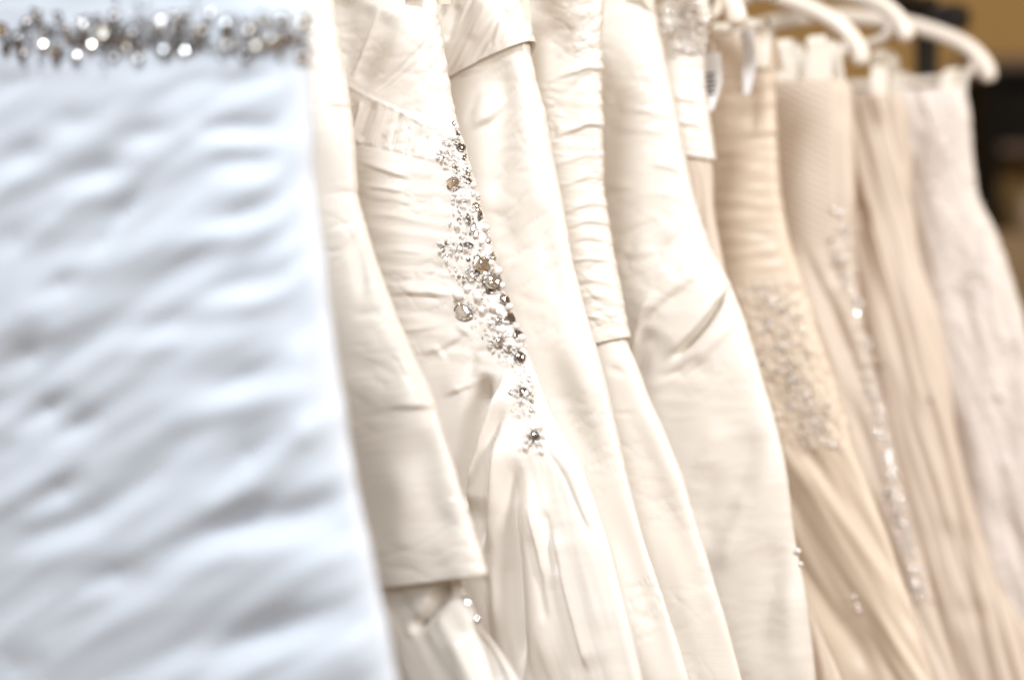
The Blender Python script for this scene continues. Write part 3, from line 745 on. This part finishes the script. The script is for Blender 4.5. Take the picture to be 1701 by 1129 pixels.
# ---- K
K = Dress('wedding_dress', 1677, 1.90, 'pinkish white lace dress at the far end of the rack')
K_EDGE = [(1590, 146), (1602, 158), (1607, 190), (1610, 249), (1624, 330), (1657, 387), (1672, 437), (1697, 520), (1720, 610), (1745, 720), (1775, 850), (1810, 1000), (1840, 1135)]
def dK(U, V, X, Z):
    h = 0.0042 * aniso(U, V, -72, 220, 28, 2, 8.3) + 0.0012 * crease(U, V, 30, 26, 22, 2, 3.3)
    h += stroke(U, V, [(1522, 215), (1530, 260)], 9, -5) + stroke(U, V, [(1600, 470), (1585, 540)], 14, -5) + stroke(U, V, [(1690, 560), (1665, 640), (1668, 780)], 16, -8, 0.1) + stroke(U, V, [(1640, 560), (1650, 680), (1655, 780)], 12, 4)
    h += stroke(U, V, [(1640, 820), (1680, 900), (1700, 960)], 16, -6)
    return h
layer(K, 'gown', K_EDGE, 147, None, 'white_lace', dK, thick=0.040, nz=240, na=110, amax=1.0)
ALL = [A, B, C, Dd, E, Fd, G, H, I, J, K]

# ------------------------------------------------------------------ hangers, one for each dress
HG = {}
def hanger_mesh(part):
    if part in HG: return HG[part]
    mb = MB()
    if part == 'hook':
        c = RAIL_Z + CAM_Z + 0.012
        pts = [(0, 0, CAM_Z + 0.352), (0, 0, CAM_Z + 0.365), (0.006, 0, CAM_Z + 0.374)]
        pts += [(0.0145 * math.cos(a), 0, CAM_Z + RAIL_Z + 0.0145 * math.sin(a)) for a in np.linspace(-0.9, math.pi + 0.35, 16)]
        mb.tube(pts, 0.0018, 8)
        HG[part] = mb.mesh('hook', M['chrome'])
    elif part == 'arm':
        pts = bez([(0.0, 0, CAM_Z + 0.352), (0.05, 0, CAM_Z + 0.347), (0.115, 0, CAM_Z + 0.334), (0.170, 0, CAM_Z + 0.312), (0.196, 0, CAM_Z + 0.288), (0.200, 0, CAM_Z + 0.270)], 5)
        mb.tube(pts, [0.0084] * (len(pts) - 5) + [0.0088, 0.0090, 0.0088, 0.0074, 0.004], 12, flat=0.85)
        HG[part] = mb.mesh('arm', M['hanger_plastic'])
    else:
        pts = bez([(-0.186, 0, CAM_Z + 0.300), (-0.180, 0, CAM_Z + 0.281), (-0.14, 0, CAM_Z + 0.274), (0, 0, CAM_Z + 0.274), (0.14, 0, CAM_Z + 0.274), (0.180, 0, CAM_Z + 0.281), (0.186, 0, CAM_Z + 0.300)], 5)
        mb.tube(pts, 0.0056, 10)
        HG[part] = mb.mesh('crossbar', M['hanger_plastic'])
    return HG[part]
WHERE = ['holding the nearest bluish white dress', 'holding the ivory dress with the flap hem', 'holding the dress with the beaded applique', 'holding the dress with the folded over-bodice',
         'holding the dropped waist taffeta dress', 'holding the dress with deep diagonal hip folds', 'holding the banded dress with lace bust', 'holding the champagne dress with lace hip',
         'above the finely pleated cream dress', 'above the softly draped cream dress', 'above the white lace dress at the far end']
for i, D in enumerate(ALL):
    hz, hr = {6: (9, 3), 7: (-12, -4), 8: (10, 5), 9: (-9, -3), 10: (4, 1.5)}.get(i, (random.uniform(-4, 4), 0))
    hg = empty('hanger', (D.P[0], D.P[1], 0), ROT + math.radians(hz))
    pv = Vector((0, 0, RZ)); hg.matrix_basis = hg.matrix_basis @ Matrix.Translation(pv) @ Matrix.Rotation(math.radians(hr), 4, 'Y') @ Matrix.Translation(-pv)
    tag(hg, 'cream plastic hanger ' + WHERE[i], 'hanger', 'hangers on the rail')
    obj('hook', hanger_mesh('hook'), hg)
    for sx in (1, -1):
        a_ = obj('arm', hanger_mesh('arm'), hg); a_.scale = (sx, 1, 1)
    obj('crossbar', hanger_mesh('crossbar'), hg)
    # ribbon loops sewn into the bodice, slung over the crossbar
    X, Y, Z = D.grids[0][2]
    zt = float(Z[0, 0])
    for sx in (-1, 1):
        wide = D in (H, I)
        for j, x in enumerate((0.07, 0.10, 0.13, 0.165) if wide else (0.105, 0.165)):
            if D is A and zt > 0.27: continue
            mb = MB(); wv = (0.013 if wide else 0.007) * random.uniform(0.8, 1.2)
            th = 0.006 + 0.001 * j
            path = [(x, -0.016, zt - 0.03), (x, -th, 0.262), (x, -th, 0.274), (x, 0, 0.2800), (x, th, 0.274), (x, th, 0.262), (x, 0.016, zt - 0.03)]
            pts = bez([(sx * (p[0] + 0.004 * math.sin(k + i)), p[1], p[2] + CAM_Z) for k, p in enumerate(path)], 4)
            V = []; F = []
            for k, p in enumerate(pts):
                wf = wv * (0.55 + 0.45 * abs(2 * k / (len(pts) - 1) - 1)) if wide else wv
                V += [(p.x - wf, p.y - 0.002, p.z), (p.x + wf, p.y + 0.002, p.z)]
                if k: F.append((2 * k - 2, 2 * k - 1, 2 * k + 1, 2 * k))
            obj('hanging_loop', raw_mesh('hanging_loop', V, F, M['ribbon']), D.root)
# side arm of the rack that carries the nearest dress
mb = MB(); mb.tube([(0, A.t, RZ), (0.20, A.t, RZ), (0.205, A.t, RZ + 0.012)], 0.0098, 12); obj('side_arm', mb.mesh('side_arm', M['black_metal']), rack)

# ------------------------------------------------------------------ beadwork of the dress in focus
S_C = 1 / 2494.0
ap = empty('beaded_applique', parent=C.root)
GEMS = [('smoky', 758, 205, 4.0), ('clear', 763, 212, 4), ('marquise', 767, 226, 8, 1.4), ('clear', 747, 231, 5), ('clear', 745, 239, 4), ('smoky', 765, 247, 7.5), ('pearl', 775, 241, 3.4),
        ('smoky', 757, 238, 3), ('crystal', 736, 259, 4), ('smoky', 772, 263, 4), ('champagne', 755, 276, 4), ('smoky', 779, 283, 5), ('crystal', 775, 293, 5.5), ('smoky', 780, 299, 4), ('smoky', 777, 304, 3.2),
        ('champagne', 754, 308, 10), ('pearl', 784, 311, 5), ('pearl', 776, 330, 5), ('clear', 787, 323, 4), ('clear', 762, 330, 4.5), ('champagne', 790, 342, 5), ('smoky', 793, 348, 4),
        ('marquise', 797, 359, 9, 1.0), ('marquise', 778, 366, 9, 1.5), ('marquise', 786, 380, 9, 1.1), ('marquise', 791, 391, 9, 1.2), ('smoky', 762, 364, 3), ('clear', 760, 374, 5), ('pearl', 811, 378, 5.5), ('champagne', 814, 402, 4.5),
        ('marquise', 775, 406, 10, -0.3), ('smoky', 741, 405, 2.6), ('smoky', 743, 425, 2.6), ('crystal', 736, 414, 4), ('crystal', 763, 413, 5), ('smoky', 778, 431, 3.2), ('marquise', 791, 436, 13, 1.1), ('champagne', 812, 428, 6),
        ('champagne', 824, 428, 6), ('champagne', 801, 443, 12), ('pearl', 815, 440, 5.5), ('pearl', 829, 452, 7), ('crystal', 783, 458, 7.5), ('crystal', 818, 470, 13), ('clear', 831, 476, 6), ('smoky', 812, 484, 5), ('smoky', 806, 470, 5), ('smoky', 763, 460, 2.6), ('smoky', 771, 471, 3.0),
        ('pearl', 763, 491, 8), ('pearl', 793, 493, 6.5), ('smoky', 838, 498, 8.5), ('oval', 770, 519, 10.5), ('pearl', 819, 512, 5.5), ('pearl', 844, 513, 6), ('smoky', 846, 530, 8.5), ('champagne', 859, 527, 7), ('pearl', 858, 545, 5),
        ('smoky', 864, 559, 8.5), ('pearl', 875, 564, 6.5), ('crystal', 828, 534, 6), ('crystal', 829, 570, 8), ('crystal', 845, 579, 6), ('pearl', 859, 576, 5), ('smoky', 863, 593, 8.5), ('pearl', 833, 552, 5.5), ('pearl', 800, 516, 4.5),
        ('smoky', 869, 652, 8), ('smoky', 888, 725, 8), ('pearl', 873, 743, 4.5), ('crystal', 849, 652, 4), ('smoky', 884, 668, 3), ('smoky', 882, 680, 3), ('crystal', 879, 630, 4), ('clear', 901, 750, 4), ('pearl', 806, 455, 4.5), ('pearl', 770, 345, 4.5), ('pearl', 799, 405, 5), ('pearl', 776, 480, 5)]
NAME = {'smoky': 'crystal', 'champagne': 'crystal', 'crystal': 'crystal', 'oval': 'crystal', 'marquise': 'crystal', 'pearl': 'pearl', 'clear': 'bead'}
for g in GEMS:
    k, u, v, r = g[:4]
    roll = (g[4] + 0.2) if len(g) > 4 else None
    emax = np.interp(v, [p[1] for p in C_EDGE], [p[0] for p in C_EDGE]) - 2
    gem(C, ap, NAME[k], k, min(u, emax), v, 1.12 * r * S_C * (1.0 if k != 'marquise' else 1.05), roll)
# petals of long glass beads round the flower centres
for cu, cv, rr, n in ((869, 652, 17, 9), (888, 725, 17, 9), (736, 259, 10, 7), (742, 413, 15, 9), (828, 534, 15, 8), (829, 570, 16, 9), (763, 413, 13, 7), (747, 234, 9, 6)):
    pts = []
    for k in range(n):
        a = 2 * math.pi * k / n + random.uniform(-0.2, 0.2); q = rr * random.uniform(0.75, 1.15)
        pts.append((cu + q * math.cos(a) * 0.85, cv + q * math.sin(a), random.uniform(2.2, 3.0) * S_C, 2.1, -a - 1.57))
    bead_patch(C, ap, 'glass_petals', pts)
pts = []; ptp = []; ptd = []
SPINE = np.array([(205, 761, 9), (235, 757, 18), (262, 756, 24), (310, 770, 20), (360, 781, 28), (410, 776, 46), (440, 786, 46), (480, 798, 40), (520, 812, 46), (570, 842, 34), (600, 856, 20), (650, 868, 24), (690, 868, 18)], float)
for k in range(760):
    v = random.uniform(205, 690)
    c = np.interp(v, SPINE[:, 0], SPINE[:, 1]); hw = np.interp(v, SPINE[:, 0], SPINE[:, 2])
    if v > 585 and random.random() < 0.55: continue
    u = c + hw * max(-1, min(1, random.gauss(0, 0.52)))
    u = min(u, np.interp(v, [p[1] for p in C_EDGE], [p[0] for p in C_EDGE]) - 1)
    tgt = random.random()
    b = (u, v, random.uniform(1.1, 2.3) * S_C, random.choice((1, 1, 1.7)), random.uniform(0, 6.28))
    (ptd if tgt < 0.10 else ptp if tgt < 0.40 else pts).append(b)
bead_patch(C, ap, 'seed_beads', pts); bead_patch(C, ap, 'seed_pearls', ptp, 'pearl'); bead_patch(C, ap, 'dark_beads', ptd, 'pewter')

# ------------------------------------------------------------------ crystal band of the nearest dress
S_A = 1 / 3350.0
cb_ = empty('crystal_band', parent=A.root)
spots = [(75, 55, 12, 'smoky'), (97, 85, 14, 'crystal'), (140, 45, 13, 'crystal'), (176, 57, 18, 'champagne'), (268, 37, 14, 'crystal'), (297, 52, 12, 'smoky'), (277, 85, 13, 'crystal'), (380, 40, 13, 'crystal'), (381, 75, 13, 'crystal'),
         (432, 80, 13, 'champagne'), (456, 72, 16, 'crystal'), (502, 97, 11, 'crystal'), (8, 52, 12, 'champagne'), (340, 52, 12, 'champagne'), (480, 60, 12, 'smoky'), (222, 58, 13, 'smoky'), (34, 66, 13, 'smoky'), (418, 50, 12, 'champagne')]
tries = 0
while len(spots) < 62 and tries < 6000:
    tries += 1
    u = random.uniform(-60, 505); v = random.uniform(26, 98); r = random.uniform(7, 11)
    if all(math.hypot(u - a, v - b) > r + c - 1 for a, b, c, _ in spots): spots.append((u, v, r, random.choice(('smoky', 'smoky', 'smoky', 'crystal', 'champagne'))))
for u, v, r, k in spots: gem(A, cb_, 'crystal', k, u, v, 1.12 * r * S_A, tilt=random.uniform(-0.3, 0.3))
bead_patch(A, cb_, 'dark_beads', [(random.uniform(-60, 510), random.gauss(62, 19), random.uniform(3, 5) * S_A, 1, 0) for _ in range(330)], 'pewter')

# ------------------------------------------------------------------ beads and sequins on the other dresses
def scatter(D, name, box, n, rpx, mat, px, edge=None, gi=None):
    P = []
    for _ in range(n):
        u, v = box(random.random(), random.gauss(0, 1))
        if edge is not None: u = min(u, np.interp(v, [p[1] for p in edge], [p[0] for p in edge]) - 1)
        P.append((u, v, random.uniform(0.6, 1.2) * rpx / px, 1, 0))
    return bead_patch(D, D.root, name, P, mat, gi)
def along(poly, spread):
    pv = [p[1] for p in poly]; pu = [p[0] for p in poly]
    return lambda t, g: (np.interp(pv[0] + t * (pv[-1] - pv[0]), pv, pu) + g * spread, pv[0] + t * (pv[-1] - pv[0]))
for (u, v, r) in ((815, 1012, 5), (792, 992, 4.5), (803, 1020, 4), (780, 985, 4)): gem(B, B.root, 'crystal', 'crystal', u, v, r / 2690, gi=1)
scatter(B, 'seed_beads', along([(775, 985), (818, 1030)], 7), 40, 2.0, 'clear_bead', 2690, B_SK, 1)
scatter(G, 'seed_beads', along([(1140, 5), (1150, 92)], 18), 150, 2.6, 'clear_bead', 2040, G_EDGE, 0)
for (u, v) in ((1160, 18), (1135, 40), (1150, 62), (1168, 38), (1130, 80), (1142, 85)): gem(G, G.root, 'pearl', 'pearl', u, v, 4.5 / 2040, gi=0)
for (u, v, r) in ((1322, 914, 5), (1330, 938, 4)): gem(Fd, Fd.root, 'pearl', 'pearl', u, v, r / 2130)
scatter(H, 'seed_beads', along([(1270, 470), (1300, 560), (1330, 660), (1372, 745)], 22), 330, 2.2, 'clear_bead', 1940, H_EDGE)
scatter(H, 'dark_beads', along([(1280, 500), (1310, 600), (1345, 690), (1372, 740)], 20), 46, 2.4, 'pewter', 1940, H_EDGE)
for (u, v) in ((1325, 475), (1285, 506), (1280, 542), (1345, 580), (1262, 600), (1385, 742), (1352, 700), (1315, 630), (1340, 655), (1290, 690)): gem(H, H.root, 'pearl', 'pearl', u, v, 4.2 / 1940)
for (u, v) in ((1420, 990), (1428, 1015), (1424, 1003)): gem(H, H.root, 'pearl', 'pearl', u, v, 4 / 1940)
scatter(I, 'sequins', along([(1395, 350), (1405, 420), (1428, 520), (1462, 700), (1492, 830), (1530, 1000)], 8), 420, 2.6, 'clear_bead', 1830, I_EDGE)
for (u, v) in ((1385, 350), (1380, 400), (1425, 520), (1418, 505), (1480, 818), (1492, 855), (1498, 870)): gem(I, I.root, 'crystal', 'crystal', u, v, 4.5 / 1830)
for (u, v) in ((1545, 665), (1466, 610)): gem(J, J.root, 'crystal', 'crystal', u, v, 4 / 1740)
scatter(K, 'seed_beads', along([(1540, 160), (1570, 300), (1620, 480)], 28), 160, 2.2, 'clear_bead', 1640, K_EDGE)
gem(K, K.root, 'pearl', 'pearl', 1660, 655, 6 / 1640)

# ------------------------------------------------------------------ paper tags
def paper_tag(D, u, v0, v1, wpx, yoff, rz, label, ink):
    s0, z0 = pix_to_local(D.P, u, v0); _, z1 = pix_to_local(D.P, u, v1)
    hw = wpx / FPX * D.P[1] / 2; h = z0 - z1
    wx = D.P[0] + s0 * NX + yoff * RX; wy = D.P[1] + s0 * NY + yoff * RY
    root = empty('paper_tag', (wx, wy, CAM_Z + z1), ROT + rz); tag(root, label, 'tag', 'paper tags on the dresses')
    mb = MB(); n = 8; V = []; F = []
    for sgn in (-1, 1):
        for k in range(n + 1):
            f = k / n; wv = hw * (0.45 + 0.55 * min(1, f * 2.2)); b = 0.004 * math.sin(f * 3)
            V += [(-wv, sgn * 0.0003 + b, f * h), (wv, sgn * 0.0003 + b, f * h)]
    m = 2 * (n + 1)
    for k in range(n):
        a = 2 * k; F += [(a, a + 1, a + 3, a + 2), (m + a, m + a + 2, m + a + 3, m + a + 1), (a, a + 2, m + a + 2, m + a), (a + 1, m + a + 1, m + a + 3, a + 3)]
    F += [(0, m, m + 1, 1), (2 * n, 2 * n + 1, m + 2 * n + 1, m + 2 * n)]
    obj('card', raw_mesh('card', V, F, M['paper'], smooth=False), root)
    mb = MB(); mb.tube(bez([(0, 0.004, h * 0.96), (0.002, 0.006, h * 1.12), (-0.004, 0.002, h * 1.3), (-0.012, 0.0, h * 1.42)], 5), 0.0006, 6)
    obj('string', mb.mesh('string', M['thread']), root)
    if ink:
        V = []; F = []
        for q in range(5):
            zz = h * (0.62 - 0.085 * q); b = 0.004 * math.sin(zz / h * 3) - 0.0012
            ww = hw * random.uniform(0.45, 0.7)
            k = len(V); V += [(-ww, b, zz), (ww, b, zz), (ww, b, zz + h * 0.05), (-ww, b, zz + h * 0.05)]; F.append((k, k + 1, k + 2, k + 3))
        obj('print', raw_mesh('print', V, F, M['print_ink'], smooth=False), root)
paper_tag(G, 1162, 86, 182, 44, 0.012, 0.0, 'white printed paper tag peeking out behind the banded lace-bust dress', True)
paper_tag(H, 1287, 62, 166, 24, -0.046, 0.0, 'narrow blank paper tag hanging at the edge of the champagne dress', False)
